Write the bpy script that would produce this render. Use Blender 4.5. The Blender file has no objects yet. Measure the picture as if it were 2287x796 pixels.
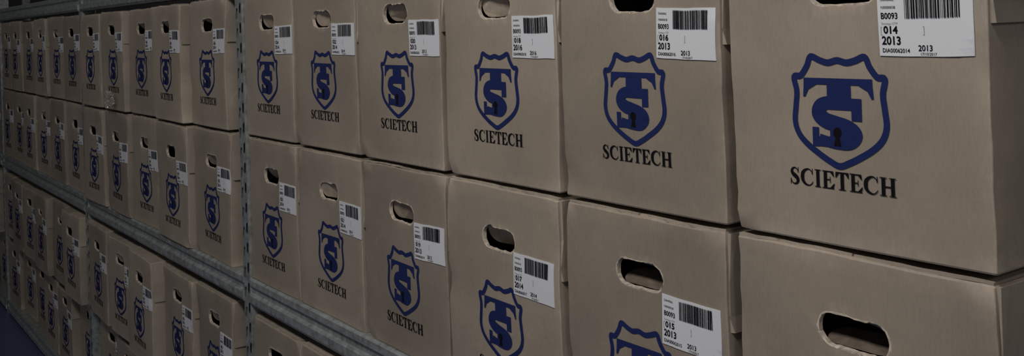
import bpy, bmesh, math, random
from mathutils import Vector, Matrix, noise
from mathutils.geometry import delaunay_2d_cdt

scene = bpy.context.scene
try:
    scene.view_settings.view_transform = 'Standard'
    scene.view_settings.look = 'None'
except Exception:
    pass
COL = scene.collection

# ------------------------------------------------------------------ materials
def new_mat(name):
    m = bpy.data.materials.new(name); m.use_nodes = True
    nt = m.node_tree; b = nt.nodes['Principled BSDF']
    return m, nt, b

def flat_mat(name, col, rough=0.6, metal=0.0, noise_amt=0.0, scale=30, spec=0.5):
    m, nt, b = new_mat(name)
    b.inputs['Roughness'].default_value = rough
    b.inputs['Metallic'].default_value = metal
    b.inputs['Specular IOR Level'].default_value = spec
    if noise_amt > 0:
        tc = nt.nodes.new('ShaderNodeTexCoord')
        n = nt.nodes.new('ShaderNodeTexNoise'); n.inputs['Scale'].default_value = scale
        n.inputs['Detail'].default_value = 6
        nt.links.new(tc.outputs['Object'], n.inputs['Vector'])
        r = nt.nodes.new('ShaderNodeValToRGB')
        r.color_ramp.elements[0].position = 0.3; r.color_ramp.elements[1].position = 0.7
        r.color_ramp.elements[0].color = (*[c*(1-noise_amt) for c in col], 1)
        r.color_ramp.elements[1].color = (*[min(1, c*(1+noise_amt)) for c in col], 1)
        nt.links.new(n.outputs['Fac'], r.inputs['Fac'])
        nt.links.new(r.outputs['Color'], b.inputs['Base Color'])
    else:
        b.inputs['Base Color'].default_value = (*col, 1)
    return m

def cardboard_mat(name, col, wear=True):
    m, nt, b = new_mat(name)
    b.inputs['Roughness'].default_value = 0.60
    b.inputs['Specular IOR Level'].default_value = 0.3
    tc = nt.nodes.new('ShaderNodeTexCoord')
    oi = nt.nodes.new('ShaderNodeObjectInfo')
    add = nt.nodes.new('ShaderNodeVectorMath'); add.operation = 'ADD'
    nt.links.new(tc.outputs['Object'], add.inputs[0])
    nt.links.new(oi.outputs['Location'], add.inputs[1])
    def noise_n(scale, detail, rough=.5, vec=None):
        n = nt.nodes.new('ShaderNodeTexNoise'); n.inputs['Scale'].default_value = scale; n.inputs['Detail'].default_value = detail
        n.inputs['Roughness'].default_value = rough
        nt.links.new(vec if vec else add.outputs[0], n.inputs['Vector']); return n.outputs['Fac']
    n1 = noise_n(5, 3)
    mp = nt.nodes.new('ShaderNodeMapping'); mp.inputs['Scale'].default_value = (420, 420, 90)
    nt.links.new(add.outputs[0], mp.inputs['Vector'])
    n2 = noise_n(1, 3, vec=mp.outputs[0])
    n3 = noise_n(22, 8, .75)
    n4 = noise_n(70, 5, .7)
    def mr(src, a, c, lo, hi):
        x = nt.nodes.new('ShaderNodeMapRange')
        x.inputs['From Min'].default_value = a; x.inputs['From Max'].default_value = c
        x.inputs['To Min'].default_value = lo; x.inputs['To Max'].default_value = hi
        nt.links.new(src, x.inputs['Value']); return x.outputs[0]
    def math_(op, p, q):
        x = nt.nodes.new('ShaderNodeMath'); x.operation = op
        for k, s in enumerate((p, q)):
            if isinstance(s, (int, float)): x.inputs[k].default_value = s
            else: nt.links.new(s, x.inputs[k])
        return x.outputs[0]
    v = math_('MULTIPLY', mr(n1, .3, .7, .84, 1.10), mr(n2, .3, .7, .95, 1.05))
    v = math_('MULTIPLY', v, mr(n3, .58, .8, 1.0, 1.25))
    v = math_('MULTIPLY', v, mr(n3, .25, .42, .86, 1.0))
    v = math_('MULTIPLY', v, mr(n4, .66, .73, 1.0, .80))
    v = math_('MULTIPLY', v, mr(oi.outputs['Random'], 0, 1, .80, 1.09))
    if wear:
        g = nt.nodes.new('ShaderNodeNewGeometry')
        pe = mr(g.outputs['Pointiness'], .51, .55, 0, 1)
        pe = math_('MULTIPLY', pe, mr(n3, .35, .6, .15, 1))
        v = math_('MULTIPLY', v, math_('ADD', 1.0, math_('MULTIPLY', pe, .45)))
    h = nt.nodes.new('ShaderNodeHueSaturation'); h.inputs['Color'].default_value = (*col, 1)
    nt.links.new(v, h.inputs['Value'])
    nt.links.new(h.outputs[0], b.inputs['Base Color'])
    hh = math_('ADD', n1, math_('MULTIPLY', n2, .03))
    hh = math_('ADD', hh, math_('MULTIPLY', n3, .06))
    bp = nt.nodes.new('ShaderNodeBump'); bp.inputs['Strength'].default_value = 0.32; bp.inputs['Distance'].default_value = 0.010
    nt.links.new(hh, bp.inputs['Height'])
    nt.links.new(bp.outputs[0], b.inputs['Normal'])
    return m

M_CARD = cardboard_mat('cardboard', (0.322, 0.266, 0.209))
M_EDGE = cardboard_mat('cardboard_flap', (0.375, 0.315, 0.252), False)
M_RAW = flat_mat('cardboard_raw_edge', (0.50, 0.42, 0.34), 0.85, 0, .40, 140, .2)
M_CARD_SHADED = flat_mat('cardboard_shaded', (0.13, 0.10, 0.078), 0.85, 0, .3, 60, .2)  # same cardboard, darkened in colour for the shade inside the hand holes
M_BLUE = flat_mat('blue_ink', (0.014, 0.022, 0.094), 0.7, spec=.12)
M_BLACK = flat_mat('black_ink', (0.006, 0.005, 0.007), 0.75, spec=.1)
M_GREY = flat_mat('grey_ink', (0.30, 0.29, 0.29), 0.7, spec=.1)
M_PAPER = flat_mat('label_paper', (0.68, 0.68, 0.70), 0.5)
M_STEEL = flat_mat('galvanised_steel', (0.36, 0.38, 0.37), 0.40, 0.5, 0.35, 60)
M_SHELF = flat_mat('shelf_steel', (0.16, 0.17, 0.17), 0.6, 0.3, 0.1, 20)
M_FLOOR = flat_mat('blue_epoxy_floor', (0.08, 0.10, 0.21), 0.35, 0, 0.1, 3)
M_WALL = flat_mat('grey_wall', (0.12, 0.12, 0.125), 0.9, 0, 0.06, 2)
M_CEIL = flat_mat('dark_ceiling', (0.05, 0.05, 0.055), 0.9, 0, 0.1, 2)
def tape_mat():
    m, nt, b = new_mat('clear_tape')
    b.inputs['Base Color'].default_value = (0.42, 0.37, 0.32, 1)
    b.inputs['Roughness'].default_value = 0.15
    b.inputs['Alpha'].default_value = 0.55
    return m
M_TAPE = tape_mat()

# ------------------------------------------------------------------ mesh helper
def mk(name, verts, faces, mats, fmat=None, smooth=False, parent=None, loc=(0, 0, 0)):
    me = bpy.data.meshes.new(name)
    me.from_pydata([tuple(v) for v in verts], [], faces)
    for m in mats: me.materials.append(m)
    if fmat:
        for p, i in zip(me.polygons, fmat): p.material_index = i
    if smooth:
        for p in me.polygons: p.use_smooth = True
    me.update()
    o = bpy.data.objects.new(name, me)
    COL.objects.link(o)
    o.location = loc
    if parent: o.parent = parent
    return o

class T2:                       # flat artwork template, x right, z up
    def __init__(s): s.v = []; s.f = []; s.m = []; s.lay = 0
    def poly(s, pts, m=0, lay=None):
        if lay is None: s.lay += 1; lay = s.lay
        b = len(s.v)
        s.v += [(p[0], p[1], lay) for p in pts]
        s.f.append(list(range(b, b+len(pts)))); s.m.append(m)
    def rect(s, x0, z0, x1, z1, m=0):
        s.poly([(x0, z0), (x1, z0), (x1, z1), (x0, z1)], m)
    def ribbon(s, pts, ws, closed=False, m=0, sub=6):
        P, W = [], []
        n = len(pts); rng = n if closed else n-1
        for i in range(rng):
            g = (lambda k: k % n) if closed else (lambda k: max(0, min(n-1, k)))
            p0, p1, p2, p3 = [pts[g(i+k)] for k in (-1, 0, 1, 2)]
            w1, w2 = ws[g(i)], ws[g(i+1)]
            for t in range(sub):
                t /= sub
                q = []
                for a in (0, 1):
                    q.append(0.5*((2*p1[a])+(-p0[a]+p2[a])*t+(2*p0[a]-5*p1[a]+4*p2[a]-p3[a])*t*t+(-p0[a]+3*p1[a]-3*p2[a]+p3[a])*t**3))
                P.append(q); W.append(w1+(w2-w1)*t)
        if not closed: P.append(list(pts[-1])); W.append(ws[-1])
        N = len(P); s.lay += 1; b = len(s.v)
        for i in range(N):
            a = P[(i-1) % N] if (closed or i > 0) else P[i]
            c = P[(i+1) % N] if (closed or i < N-1) else P[i]
            dx, dz = c[0]-a[0], c[1]-a[1]; L = math.hypot(dx, dz) or 1
            nx, nz = -dz/L, dx/L
            s.v.append((P[i][0]+nx*W[i]/2, P[i][1]+nz*W[i]/2, s.lay))
            s.v.append((P[i][0]-nx*W[i]/2, P[i][1]-nz*W[i]/2, s.lay))
        for i in range(N if closed else N-1):
            j = (i+1) % N
            s.f.append([b+2*i, b+2*i+1, b+2*j+1, b+2*j]); s.m.append(m)
    def add(s, o, sx, sz, ox, oz):
        b = len(s.v)
        s.v += [(x*sx+ox, z*sz+oz, l+s.lay) for x, z, l in o.v]
        s.f += [[i+b for i in f] for f in o.f]; s.m += o.m
        s.lay += o.lay

# ------------------------------------------------------------------ serif glyphs (unit cap height, width w)
def glyph(ch):
    g = T2()
    if ch == 'S':
        pts = [(.80,.70),(.70,.88),(.47,.965),(.27,.89),(.20,.74),(.30,.60),(.52,.49),(.72,.36),(.74,.19),(.60,.06),(.38,.035),(.18,.14),(.09,.33)]
        ws = [.05,.06,.07,.13,.22,.25,.26,.25,.22,.12,.07,.06,.05]
        g.ribbon([(x*.82, z) for x, z in pts], ws)
        g.rect(.63,.68,.68,1.0); g.rect(.045,0,.095,.34)
        return g, .82
    if ch == 'C':
        pts = [(.93,.68),(.85,.86),(.65,.965),(.40,.90),(.21,.72),(.165,.5),(.21,.28),(.40,.10),(.66,.035),(.86,.12),(.98,.27)]
        ws = [.045,.06,.065,.14,.24,.27,.24,.14,.065,.06,.04]
        g.ribbon([(x, z) for x, z in pts], ws)
        g.rect(.91,.66,.96,1.0)
        return g, 1.06
    def stem(x0, x1):
        g.rect(x0, 0, x1, 1)
        g.rect(x0-.11, 0, x1+.11, .045); g.rect(x0-.11, .955, x1+.11, 1)
    if ch == 'I':
        stem(.17,.41); return g, .58
    if ch in 'E':
        g.rect(.15,0,.39,1); g.rect(.03,0,.5,.045); g.rect(.03,.955,.5,1)
        g.rect(.39,.94,.86,1); g.rect(.39,0,.9,.06); g.rect(.39,.48,.62,.54)
        g.poly([(.62,.94),(.86,.70),(.90,.70),(.86,.94)][:4]); g.poly([(.62,.06),(.86,.06),(.95,.32),(.91,.32)])
        g.rect(.60,.34,.645,.68)
        return g, .98
    if ch == 'T':
        g.rect(.37,0,.61,1); g.rect(.24,0,.74,.045); g.rect(.03,.94,.95,1)
        g.poly([(.03,.94),(.03,.68),(.075,.68),(.28,.94)]); g.poly([(.95,.94),(.70,.94),(.905,.68),(.95,.68)])
        return g, .98
    if ch == 'H':
        stem(.15,.39); stem(.76,1.0); g.rect(.39,.47,.76,.54); return g, 1.15

def word(txt, width, cap):
    t = T2(); x = 0; parts = []
    for ch in txt:
        g, w = glyph(ch); parts.append((g, x)); x += w
    for g, gx in parts:
        t.add(g, width/x, cap, gx*width/x-width/2, -cap/2)
    return t
WORD = word('SCIETECH', .136, .0195)

def emblem():
    t = T2(); W = .0605; H = .124
    half = [(0,.045),(.20,.065),(.38,.045),(.57,.015),(.66,.10),(.80,.185),(.95,.20),(.90,.33),(.93,.47),(.955,.60),(.88,.71),(.70,.80),(.42,.885),(.20,.94),(0,.975)]
    pts = half + [(-x, z) for x, z in reversed(half[1:-1])]
    P = [(x*W, (.5-z)*H) for x, z in pts]
    t.ribbon(P, [.0072]*len(P), closed=True, sub=6)
    def X(x): return x*W
    def Z(z): return (.5-z)*H
    def R(x0, z0, x1, z1, m=0): t.rect(X(x0), Z(z1), X(x1), Z(z0), m)
    def PG(pts, m=0): t.poly([(X(a), Z(b)) for a, b in pts], m)
    # T : bar with flared drop serifs, thick stem
    R(-.74,.205,.70,.262)
    PG([(-.74,.262),(-.76,.375),(-.71,.375),(-.64,.31),(-.46,.262)])
    PG([(.70,.262),(.42,.262),(.60,.31),(.67,.375),(.72,.375)])
    R(-.24,.262,.27,.48)
    # S : heavy, compact; its upper arm ends in a square terminal beside the stem of the T
    ctr = [(.30,.425),(.10,.400),(-.16,.405),(-.37,.450),(-.42,.52),(-.28,.578),(-.04,.605),(.20,.640),(.31,.695),(.20,.755),(-.02,.772),(-.24,.765),(-.42,.745)]
    wz = [.085,.085,.095,.135,.155,.145,.140,.148,.165,.140,.110,.095,.09]
    t.ribbon([(X(a), Z(b)) for a, b in ctr], [w_*H for w_ in wz])
    R(.27,.375,.47,.570)
    R(.0,.375,.45,.470)
    R(-.57,.645,-.43,.815)
    R(-.50,.725,-.16,.812)
    R(-.19,.60,.26,.812)
    # keyhole
    c = [(X(-.03)+.0056*math.cos(a*math.pi/8), Z(.682)+.0060*math.sin(a*math.pi/8)) for a in range(16)]
    t.lay += 14
    t.poly(c, 1)
    t.poly([(X(-.03)-.0017,Z(.69)),(X(-.03)-.0048,Z(.800)),(X(-.03)+.0048,Z(.800)),(X(-.03)+.0017,Z(.69))], 1)
    return t
EMB = emblem()

# ------------------------------------------------------------------ label artwork
_tc = {}
def text_t(s, size, bold=0.0):
    k = (s, size, bold)
    if k in _tc: return _tc[k]
    cu = bpy.data.curves.new('t', 'FONT'); cu.body = s; cu.size = size; cu.offset = bold*size; cu.resolution_u = 3
    o = bpy.data.objects.new('t', cu); COL.objects.link(o)
    bpy.context.view_layer.update()
    dg = bpy.context.evaluated_depsgraph_get()
    me = o.evaluated_get(dg).to_mesh()
    t = T2(); t.v = [(v.co.x, v.co.y, 0) for v in me.vertices]; t.f = [list(p.vertices) for p in me.polygons]; t.m = [0]*len(t.f)
    o.evaluated_get(dg).to_mesh_clear()
    bpy.data.objects.remove(o); bpy.data.curves.remove(cu)
    _tc[k] = t
    return t
LW, LH = .102, .0655
def label_text(num, year):
    t = T2()
    def put(s, size, x, z, b=0.0, sx=.86, m=0):
        q = text_t(s, size, b); c = T2(); c.v = q.v; c.f = q.f; c.m = [m]*len(q.f)
        t.add(c, sx, 1, x, z)
    put('DIA00062', .0040, .004, -.0085, 0, .92)
    put('NI0000038', .0040, .004, -.0165, 0, .92)
    put('B0093', .0090, .0035, -.0270, .018, .86)
    put('Santiago CTP', .0034, .004, -.0330, 0, 1, 1)
    put('[', .0100, .0024, -.0420, .0, .6, 1)
    put(num, .0106, .0060, -.0420, .032, 1.02)
    put(']', .0100, .0500, -.0420, .0, .6, 1)
    put(year, .0120, .0035, -.0535, .026, .92)
    put('DIA00062'+num, .0060, .0035, -.0617, .010, .92)
    put(year, .0084, .0440, -.0600, .018, .94)
    put('17/10/2017', .0042, .0460, -.0645, 0, .92)
    return t
def barcode_t(seed):
    r = random.Random(seed); t = T2(); x = .031
    while x < .088:
        w = r.choice([.0005, .0008, .0012, .0017])
        t.rect(x, -.0270, x+w, -.0030); x += w + r.choice([.0005, .0008, .0012])
    t.lay = 1
    t.v = [(a, b, 1) for a, b, c in t.v]
    return t

# ------------------------------------------------------------------ carton
HZ = .278
SH = .0175
def slot_pts(cx, cz, hw, hh, n=8, wob=0, seed=0):
    out = []
    for k in range(n+1):
        a = -math.pi/2 + math.pi*k/n; out.append((cx+hw-hh+hh*math.cos(a), cz+hh*math.sin(a)))
    m = 9
    for k in range(1, m): out.append((cx+(hw-hh)*(1-2*k/m), cz+hh))
    for k in range(n+1):
        a = math.pi/2 + math.pi*k/n; out.append((cx-hw+hh+hh*math.cos(a), cz+hh*math.sin(a)))
    for k in range(1, m): out.append((cx-(hw-hh)*(1-2*k/m), cz-hh))
    if wob:
        r = random.Random(seed)
        out = [(x+r.uniform(-wob, wob), z+r.uniform(-wob, wob)) for x, z in out]
    return out

def make_box(s, z, w=.310, h=.352, d=.38, e=0.0, num='026', year='2014', seed=0, goff=0.0, ang=None,
             yaw=0.0, tilt=0.0, label=None, lab_dz=0.0, bulge=None, tape=False, gx=0.0, hz=0.0, hinge=1, amp=.0030, lgx=0.0):
    r = random.Random(seed*7919+13)
    hb = h-.0048
    if bulge is None: bulge = r.uniform(-.003, .004)
    so = Vector((seed*3.17, seed*1.31, 0))
    HC = HZ+goff+hz
    dents = [(r.choice([-1, 1])*w*.5, r.uniform(.03, hb), r.uniform(.02, .040), r.uniform(.001, .0035)) for _ in range(3)]
    dents += [(r.choice([-1, 1])*w*.5, r.choice([0, hb]), .022, r.uniform(.002, .0055)) for _ in range(2)]
    def D(x, y, zz, off=0.0):
        p = Vector((x, y, zz))
        nx = noise.noise(p*7+so)*amp*.8
        ny = noise.noise(p*4+so+Vector((11, 3, 5)))*amp*1.2
        fx = max(0, math.cos(math.pi*max(-.5, min(.5, x/w)))); fz = max(0, math.sin(math.pi*max(0, min(1, zz/hb))))
        fr = max(0, 1-y/(d*.5)) if y > 0 else 1
        nx *= (1 if abs(x) > .02 else abs(x)/.02)
        if abs(x) > w*.42: nx -= abs(nx)*math.copysign(.6, x)
        edge = noise.noise(Vector((seed*2.3, zz*26, x*3)))*.0016*(1 if abs(x) > w*.42 else 0)
        ez = noise.noise(Vector((x*9, seed*1.7, 2.2)))*.0024+noise.noise(Vector((x*34, seed*2.7, 8.2)))*.0014
        dy = dx = 0
        for (cx, cz, rad, dep) in dents:
            q = math.hypot(x-cx, zz-cz)/rad
            if q < 1 and y < .03:
                k = (1-q*q)**2*dep*(1-max(0, y)/.03); dy += k; dx -= math.copysign(k*.6, cx)
        return (x+nx+edge+dx, y - bulge*fx*fz*fr + ny*fr - off + dy, zz + (ez-.0016)*(zz/hb))
    rr = .0022
    slot = slot_pts(0, HC, .0445, SH, wob=.0008, seed=seed)
    nxn, nzn = 15, 18
    xs = [-w/2+rr+(w-2*rr)*i/(nxn-1) for i in range(nxn)]
    zs = [0, .002]+[.002+(hb-.004)*i/(nzn-1) for i in range(1, nzn-1)]+[hb-.002, hb]
    def inslot(x, zz, m=0.0):
        dx = max(0, abs(x)-(.0445-SH)); return math.hypot(dx, zz-HC) < SH+m
    pts = [Vector(p) for p in slot]; ne = len(pts)
    edges = [(i, (i+1) % ne) for i in range(ne)]
    ring = slot_pts(0, HC, .0445+.0022, SH+.0022, wob=.0010, seed=seed+99)
    pts += [Vector(p) for p in ring]; edges += [(ne+i, ne+(i+1) % ne) for i in range(ne)]
    for zz in zs:
        for x in xs:
            if not inslot(x, zz, .006): pts.append(Vector((x, zz)))
    vo, eo, fo, *_ = delaunay_2d_cdt(pts, edges, [], 0, 1e-6)
    V = []; F = []; FM = []
    def ins(x, y, zz):
        if zz <= 1e-5 or zz >= hb-1e-5:
            x *= (w/2-.001)/(w/2); y = d/2+(y-d/2)*((d/2-.001)/(d/2))
        return x, y, zz
    for v in vo: V.append(ins(v.x, 0, v.y))
    for f in fo:
        c = sum((vo[i] for i in f), Vector((0, 0)))/len(f)
        if inslot(c.x, c.y, -.0008): continue
        F.append(list(f)); FM.append(1 if inslot(c.x, c.y, .0016) else 0)
    b = len(V)
    for p in slot: V.append((p[0], 0, p[1]))
    for p in slot: V.append((p[0], .0065, p[1]))
    for i in range(ne):
        j = (i+1) % ne; F.append([b+i, b+j, b+ne+j, b+ne+i]); FM.append(1)
    path = []
    for k in range(4):
        a = -math.pi/2+math.pi/2*k/3; path.append((w/2-rr+rr*math.cos(a), rr+rr*math.sin(a)))
    for k in range(1, 6): path.append((w/2, rr+(d-rr)*k/6))
    path += [(w/2, d), (-w/2, d)]
    for k in range(5, 0, -1): path.append((-w/2, rr+(d-rr)*k/6))
    for k in range(4):
        a = math.pi+math.pi/2*k/3; path.append((-w/2+rr+rr*math.cos(a), rr+rr*math.sin(a)))
    b = len(V); npth = len(path)
    for zz in zs:
        for (x, y) in path: V.append(ins(x, y, zz))
    for i in range(len(zs)-1):
        for j in range(npth-1):
            F.append([b+i*npth+j, b+i*npth+j+1, b+(i+1)*npth+j+1, b+(i+1)*npth+j]); FM.append(0)
    for zi, zz in ((0, 0), (len(zs)-1, hb)):
        base = [b+zi*npth+j for j in range(npth)]
        front = []
        for x in xs[1:-1]:
            V.append(ins(x, 0, zz)); front.append(len(V)-1)
        F.append(base+front if zi else list(reversed(base+front))); FM.append(0)
    V = [D(*v) for v in V]
    body = mk('cardboard_carton', V, F, [M_CARD, M_RAW], FM, smooth=False)
    bm = bmesh.new(); bm.from_mesh(body.data); bmesh.ops.remove_doubles(bm, verts=bm.verts, dist=.00015)
    bm.to_mesh(body.data); bm.free()
    for p in body.data.polygons: p.use_smooth = True
    try: body.data.set_sharp_from_angle(angle=math.radians(25))
    except Exception: pass
    body.location = (-s, -e, z)
    body.rotation_euler = (0, tilt, yaw)
    body['label'] = label or 'brown cardboard archive carton with blue shield print and white label'
    body['category'] = 'cardboard box'
    body['group'] = 'archive cartons on the rack shelves'

    # lid flaps
    for sx in (-1, 1):
        x0, x1 = (-w/2+.0010, -.0012) if sx < 0 else (.0012, w/2-.0010)
        n = 14; VV = []; FF = []
        for k in range(n+1):
            x = x0+(x1-x0)*k/n
            yf = .0034+noise.noise(Vector((x*45, seed, 3)))*.0055
            for (y, zz) in ((yf, hb), (yf, hb+.0030), (d-.004, hb+.0030), (d-.004, hb)):
                q = D(x, y, hb); VV.append((q[0], q[1], q[2]+(zz-hb)+.0002))
        for k in range(n):
            for m_ in range(4):
                a = k*4+m_; c = k*4+(m_+1) % 4
                FF.append([a, c, c+4, a+4])
        FF.append([0, 1, 2, 3]); FF.append([4*n+3, 4*n+2, 4*n+1, 4*n])
        mk('lid_flap', VV, FF, [M_EDGE], parent=body)
    # side flap (outer sleeve on the side panel)
    zb = .232+r.uniform(-.016, .012)+goff
    VV = []; FF = []
    rows = [zb, zb+.02, zb+.06, hb-.004]
    cols = [.0045, .02, .06, .14, .25, d-.02]
    for zi, zz in enumerate(rows):
        for y in cols:
            q = D(w/2, y, zz); t_ = .0034 if zi else .0046
            yy = y + (.003*math.sin(zi*2+seed) if y == cols[0] else 0)
            VV.append((q[0]+t_, q[1]+yy-y, zz))
    nb = len(VV); nc = len(cols)
    for zi, zz in enumerate(rows):
        for y in cols:
            q = D(w/2, y, zz); VV.append((q[0]-.0004, q[1], zz))
    for i in range(len(rows)-1):
        for j in range(nc-1):
            a = i*nc+j; FF.append([a, a+1, a+nc+1, a+nc])
    for j in range(nc-1):
        FF.append([j, nb+j, nb+j+1, j+1]); a = (len(rows)-1)*nc+j; FF.append([a, a+1, nb+a+1, nb+a])
    for i in range(len(rows)-1):
        a = i*nc; FF.append([a, a+nc, nb+a+nc, nb+a]); a = i*nc+nc-1; FF.append([a, nb+a, nb+a+nc, a+nc])
    mk('side_flap', VV, FF, [M_EDGE], parent=body)
    # hand hole flap pushed inward, hinged on the top (1) or bottom (-1) edge of the hole
    if ang is None: ang = r.choice([18, 28, 45, 62])
    A = math.radians(ang); sl = slot_pts(0, 0, .0440, SH-.0005); hs = SH-.0005; zt = HC+hinge*hs
    VV = []; n = len(sl)
    for k in (0, 1):
        for (x, zz) in sl:
            dz = (hs-zz*hinge); th = .003*k
            curl = .35*dz*(x+.04)/.08
            VV.append((x, .0040+dz*math.sin(A)+curl+th*math.cos(A), zt-hinge*dz*math.cos(A)))
    FF = [list(range(n)), list(range(2*n-1, n-1, -1))]+[[i, n+i, n+(i+1) % n, (i+1) % n] for i in range(n)]
    mk('hand_hole_flap', VV, FF, [M_CARD if hinge > 0 else M_CARD_SHADED], parent=body)

    def art(name, t, mats, ox, oz, off, parent, rot=0.0):
        c_, s_ = math.cos(rot), math.sin(rot)
        n_l = max(1, t.lay)
        VV = []
        for (x, zz, l) in t.v:
            X_, Z_ = ox+x*c_-zz*s_, oz+x*s_+zz*c_
            VV.append(D(X_, 0, Z_, off+.0004*l/n_l))
        return mk(name, VV, [list(f) for f in t.f], mats, t.m, parent=parent)
    art('shield_emblem', EMB, [M_BLUE, M_BLACK], gx, .147+goff, .0007, body)
    art('printed_lettering', WORD, [M_BLACK], gx, .072+goff, .0007, body)
    lx, lz = .050+gx+lgx+r.uniform(-.002, .002), .268+goff*1.6+lab_dz+r.uniform(-.002, .002)
    rot = math.radians(r.uniform(-1.4, 1.4)); c_, s_ = math.cos(rot), math.sin(rot)
    VV = []; FF = []; nx_, nz_ = 12, 8
    lw = min(LW, w/2-lx-.001)
    for k in range(2):
        for i in range(nz_+1):
            for j in range(nx_+1):
                x = lw*j/nx_; zz = -LH*i/nz_
                VV.append(D(lx+x*c_-zz*s_, 0, lz+x*s_+zz*c_, .0012 if k == 0 else .0002))
    st = nx_+1; tot = st*(nz_+1)
    for i in range(nz_):
        for j in range(nx_):
            a = i*st+j; FF.append([a, a+st, a+st+1, a+1])
    ring = [j for j in range(nx_+1)]+[i*st+nx_ for i in range(1, nz_+1)]+[nz_*st+j for j in range(nx_-1, -1, -1)]+[i*st for i in range(nz_-1, 0, -1)]
    for i in range(len(ring)):
        a, c = ring[i], ring[(i+1) % len(ring)]; FF.append([a, c, c+tot, a+tot])
    pl = mk('paper_label', VV, FF, [M_PAPER], parent=body)
    art('label_text', label_text(num, year), [M_BLACK, M_GREY], lx, lz, .0016, pl, rot)
    art('barcode', barcode_t(int(num)), [M_BLACK], lx, lz, .0016, pl, rot)
    if tape:
        VV = []; FF = []
        rt = random.Random(5); nx_, nz_ = 22, 14
        for i in range(nz_+1):
            for j in range(nx_+1):
                k = .6+.4*math.sin(math.pi*i/nz_)
                x = -.015+(-.07+.14*j/nx_)*k+rt.uniform(-.003, .003); zz = .004+.062*i/nz_+rt.uniform(-.002, .002)
                VV.append((x, -.006-rt.uniform(0, .010), max(.001, zz)))
        for i in range(nz_):
            for j in range(nx_):
                a = i*(nx_+1)+j; FF.append([a, a+1, a+nx_+2, a+nx_+1])
        mk('packing_tape', VV, FF, [M_TAPE], parent=body)
    return body

Z4, Z3, Z2, Z1 = .078, .428, .859, 1.2165
# near bay ------------------------------------------------------------
L = 'brown cardboard archive carton, blue shield print, label numbered '
near1 = [(.663, .320, '014', '2013', 60), (.992, .311, '016', '2013', 55), (1.316, .309, '018', '2016', 10),
         (1.640, .307, '020', '2013', 22), (1.958, .302, '022', '2014', 12), (2.264, .286, '024', '2014', 20)]
near2 = [(.663, .320, '013', '2013', 74), (.995, .311, '015', '2013', 66), (1.320, .309, '017', '2014', 26),
         (1.640, .307, '019', '2013', 12), (1.957, .302, '021', '2014', 10), (2.264, .286, '023', '2014', 35)]
sd = 1
for i, (s, w, n, y, a) in enumerate(near1):
    make_box(s, Z1, w, .352, e=0, num=n, year=y, seed=sd, ang=a, label=L+n, bulge=.0015, gx=[-.009, 0, 0, 0, -.002, -.002][i],
             hz=[.004, .005, .004, .002, 0, 0][i], lab_dz=[.006, .003, 0, 0, 0, 0][i], lgx=[.004, 0, 0, 0, 0, 0][i], amp=.0024); sd += 1
for i, (s, w, n, y, a) in enumerate(near2):
    make_box(s, Z2, w, .3540, e=[0, .001, .003, .0, .0, .0][i], num=n, year=y, seed=sd, ang=a, goff=[-.010, -.010, -.015, -.011, -.009, -.009][i],
             hz=[-.002, .002, .004, 0, 0, 0][i], hinge=[-1, -1, 1, 1, 1, 1][i], gx=[-.012, -.003, 0, 0, 0, 0][i], label=L+n, amp=.0026,
             lab_dz=[0, .004, .011, .005, 0, .006][i], lgx=[0, -.004, -.006, -.002, 0, -.002][i],
             bulge=[.002, .002, .002, .002, -.003, .002][i]); sd += 1
# far bays ------------------------------------------------------------
far = [2.69, 3.0, 3.31, 3.62, 3.93, 4.295, 4.60, 4.905, 5.21, 5.515, 5.82, 6.20]
e1 = [0, .018, .002, .016, .016, .004, 0, .008, .0, .006, 0, 0]
e2 = [0, .012, .0, .010, .017, .0, .006, .0, .009, .0, 0, 0]
R = random.Random(4)
cnt = 26
for i, s in enumerate(far):
    make_box(s, Z1, .292, .352-R.uniform(0, .010), e=e1[i], num='%03d' % cnt, year='2014', seed=sd, yaw=math.radians(R.uniform(-.8, .8)), tape=(i == 3),
             lab_dz=R.uniform(-.01, .008), tilt=math.radians(R.uniform(-.25, .25)),
             label='brown cardboard archive carton with crumpled clear tape on its lower front' if i == 3 else None, amp=.0048); sd += 1
    make_box(s, Z2, .292, .3540-R.uniform(0, .003), e=e2[i], num='%03d' % (cnt-1), year='2014', seed=sd, goff=-.011, yaw=math.radians(R.uniform(-.8, .8)),
             lab_dz=R.uniform(-.01, .008), tilt=math.radians(R.uniform(-.2, .2)), amp=.0048); sd += 1
    cnt += 2
for i, s in enumerate([1.955, 2.262]+far):
    make_box(s, Z3, .284, .348-R.uniform(0, .012), e=R.uniform(.002, .034), num='%03d' % (cnt), year='2015', seed=sd, goff=-.008, yaw=math.radians(R.uniform(-1, 1)),
             lab_dz=R.uniform(-.01, .008), amp=.0048,
             label='brown cardboard archive carton with blue shield print on lower shelf'); sd += 1
    cnt += 1
for i, s in enumerate(far[2:]):
    make_box(s, Z4, .284, .346-R.uniform(0, .03), e=R.uniform(-.03, .015), num='%03d' % (cnt), year='2015', seed=sd, goff=-.008, yaw=math.radians(R.uniform(-1, 1)),
             lab_dz=R.uniform(-.01, .008), amp=.0048,
             label='brown cardboard archive carton, blue shield print, at rack base'); sd += 1
    cnt += 1

# ------------------------------------------------------------------ rack
rack = bpy.data.objects.new('storage_rack', None); COL.objects.link(rack)
rack.location = (-2.431, .2, 0)
rack['label'] = 'galvanised steel shelving rack with perforated uprights and stepped beams'
rack['category'] = 'storage rack'
def to_rack(o):
    o.parent = rack; o.matrix_parent_inverse = Matrix.Translation((2.431, -.2, 0))

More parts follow.
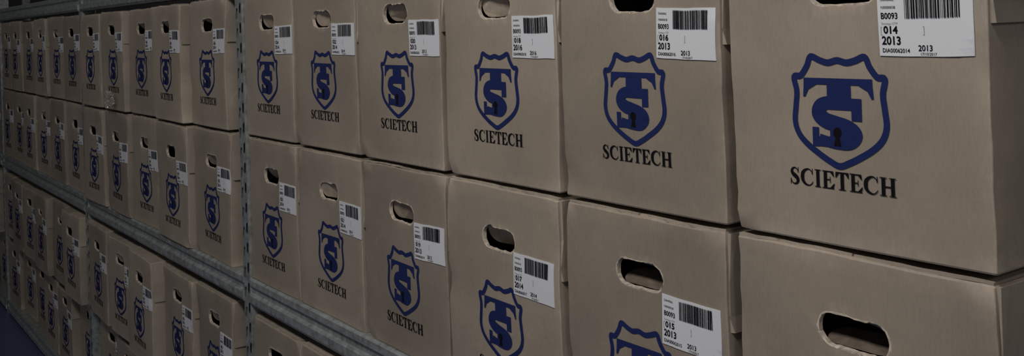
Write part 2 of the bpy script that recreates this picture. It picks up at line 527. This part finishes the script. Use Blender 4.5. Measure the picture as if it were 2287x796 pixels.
def post_mesh(height=2.3, hw=.022, dep=.05):
    V = []; F = []; cell = .05
    pts = [Vector((-hw, 0)), Vector((hw, 0)), Vector((hw, cell)), Vector((-hw, cell))]; edges = [(0, 1), (1, 2), (2, 3), (3, 0)]
    slots = []
    RS = .0056; HS = .0085
    for cx, cz in ((-.0110, .018), (.0110, .032)):
        sp = []
        for k in range(10):
            a = math.pi*2*(k+.5)/10
            dz = (HS if math.sin(a) > 0 else -HS)+RS*math.sin(a)
            sp.append((cx+RS*math.cos(a)+dz*.12, cz+dz))
        b = len(pts); pts += [Vector(p) for p in sp]; edges += [(b+i, b+(i+1) % 10) for i in range(10)]; slots.append((cx, cz))
    vo, eo, fo, *_ = delaunay_2d_cdt(pts, edges, [], 0, 1e-7)
    keep = []
    for f in fo:
        c = sum((vo[i] for i in f), Vector((0, 0)))/3
        if any(math.hypot(c.x-(c.y-cz)*.12-cx, max(0, abs(c.y-cz)-HS)) < RS*.96 for cx, cz in slots): continue
        keep.append(f)
    for k in range(int(height/cell)):
        b = len(V)
        for v in vo: V.append((v.x, 0, v.y+k*cell))
        for f in keep: F.append([i+b for i in f])
    H = int(height/cell)*cell
    for sx in (-1, 1):
        b = len(V)
        prof = [(sx*hw, 0), (sx*hw, dep), (sx*(hw-.012), dep), (sx*(hw-.012), dep-.002), (sx*(hw-.002), dep-.002), (sx*(hw-.002), .001)]
        for zz in (0, H):
            for p in prof: V.append((p[0], p[1], zz))
        for i in range(6):
            j = (i+1) % 6; F.append([b+i, b+j, b+6+j, b+6+i])
        F.append([b+6+i for i in range(6)])
    return V, F
posts = [2.431, 4.113, 6.0, 7.9]
pv, pf = post_mesh()
p0 = None
for k, s in enumerate(posts):
    for yy in (-.006, .44):
        if p0 is None: o = mk('upright_post', pv, pf, [M_STEEL]); p0 = o
        else: o = p0.copy(); COL.objects.link(o)
        o.location = (-s, yy, 0); to_rack(o)
prof = [(.03, 0), (-.002, 0), (-.008, -.004), (-.008, -.018), (-.002, -.022), (-.002, -.036), (-.011, -.041), (-.011, -.058), (-.006, -.066), (.03, -.066)]
spans = [(.14, 2.409), (2.453, 4.091), (4.135, 5.978), (6.022, 7.878)]
def extr(name, prof, x0, x1, z, mat):
    V = []; n = len(prof)
    for x in (x0, x1):
        for (y, zz) in prof: V.append((x, y, z+zz))
    F = [[i, (i+1) % n, n+(i+1) % n, n+i] for i in range(n)]+[list(range(n)), list(range(2*n-1, n-1, -1))]
    o = mk(name, V, F, [mat]); to_rack(o); return o
for zt in (Z4, Z2, 1.640):
    for (a, b) in spans:
        extr('cross_beam', prof, -b, -a, zt-.0005, M_STEEL)
        extr('shelf_panel', [(.031, 0), (.031, -.02), (.438, -.02), (.438, 0)], -b, -a, zt-.0005, M_SHELF)

# ------------------------------------------------------------------ room
def slab(name, x0, y0, z0, x1, y1, z1, mat):
    V = [(x0, y0, z0), (x1, y0, z0), (x1, y1, z0), (x0, y1, z0), (x0, y0, z1), (x1, y0, z1), (x1, y1, z1), (x0, y1, z1)]
    F = [[0, 3, 2, 1], [4, 5, 6, 7], [0, 1, 5, 4], [1, 2, 6, 5], [2, 3, 7, 6], [3, 0, 4, 7]]
    o = mk(name, V, F, [mat]); o['kind'] = 'structure'; return o
slab('floor', -11, -5, -.1, 3, 1.5, 0, M_FLOOR)
slab('ceiling', -11, -5, 3.6, 3, 1.5, 3.7, M_CEIL)
slab('wall_back', -11, 1.4, 0, 3, 1.5, 3.6, M_WALL)
slab('wall_end', -11, -5, 0, -10.9, 1.4, 3.6, M_WALL)

# ------------------------------------------------------------------ lights
def area(x, y, z, sx, sy, power, rot=(0, 0, 0), col=(1, .98, .95)):
    l = bpy.data.lights.new('unseen_overhead_light', 'AREA'); l.shape = 'RECTANGLE'; l.size = sx; l.size_y = sy; l.energy = power; l.color = col
    o = bpy.data.objects.new('unseen_overhead_light', l); COL.objects.link(o); o.location = (x, y, z); o.rotation_euler = rot
area(-.6, -1.5, 3.2, 1.4, .4, 42, (math.radians(28), 0, 0))
area(2.4, -1.2, 3.0, .8, .8, 13, (math.radians(20), math.radians(50), 0))  # added unseen fill, aimed to brighten the right sides of the cartons
area(-4.0, -1.4, 3.3, 1.2, .3, 5, (math.radians(28), 0, 0))
w = bpy.data.worlds.new('world'); scene.world = w; w.use_nodes = True
w.node_tree.nodes['Background'].inputs['Color'].default_value = (.95, .97, 1.0, 1)
w.node_tree.nodes['Background'].inputs['Strength'].default_value = 0.135

# ------------------------------------------------------------------ camera
cam_d = bpy.data.cameras.new('camera'); cam = bpy.data.objects.new('camera', cam_d); COL.objects.link(cam)
f = 2234.0; th = math.atan(1611/f); roll = math.atan(.033)
fw = Vector((-math.cos(th), math.sin(th), 0)); up = Vector((0, 0, 1)); rt = fw.cross(up)
r2 = rt*math.cos(roll)-up*math.sin(roll); u2 = up*math.cos(roll)+rt*math.sin(roll)
m = Matrix((r2, u2, -fw)).transposed().to_4x4()
m.translation = Vector((0, -.9157, 1.47))
cam.matrix_world = m
cam_d.sensor_width = 36; cam_d.lens = 36*f/2287; cam_d.shift_y = -345/2287; cam_d.clip_start = .02
scene.camera = cam
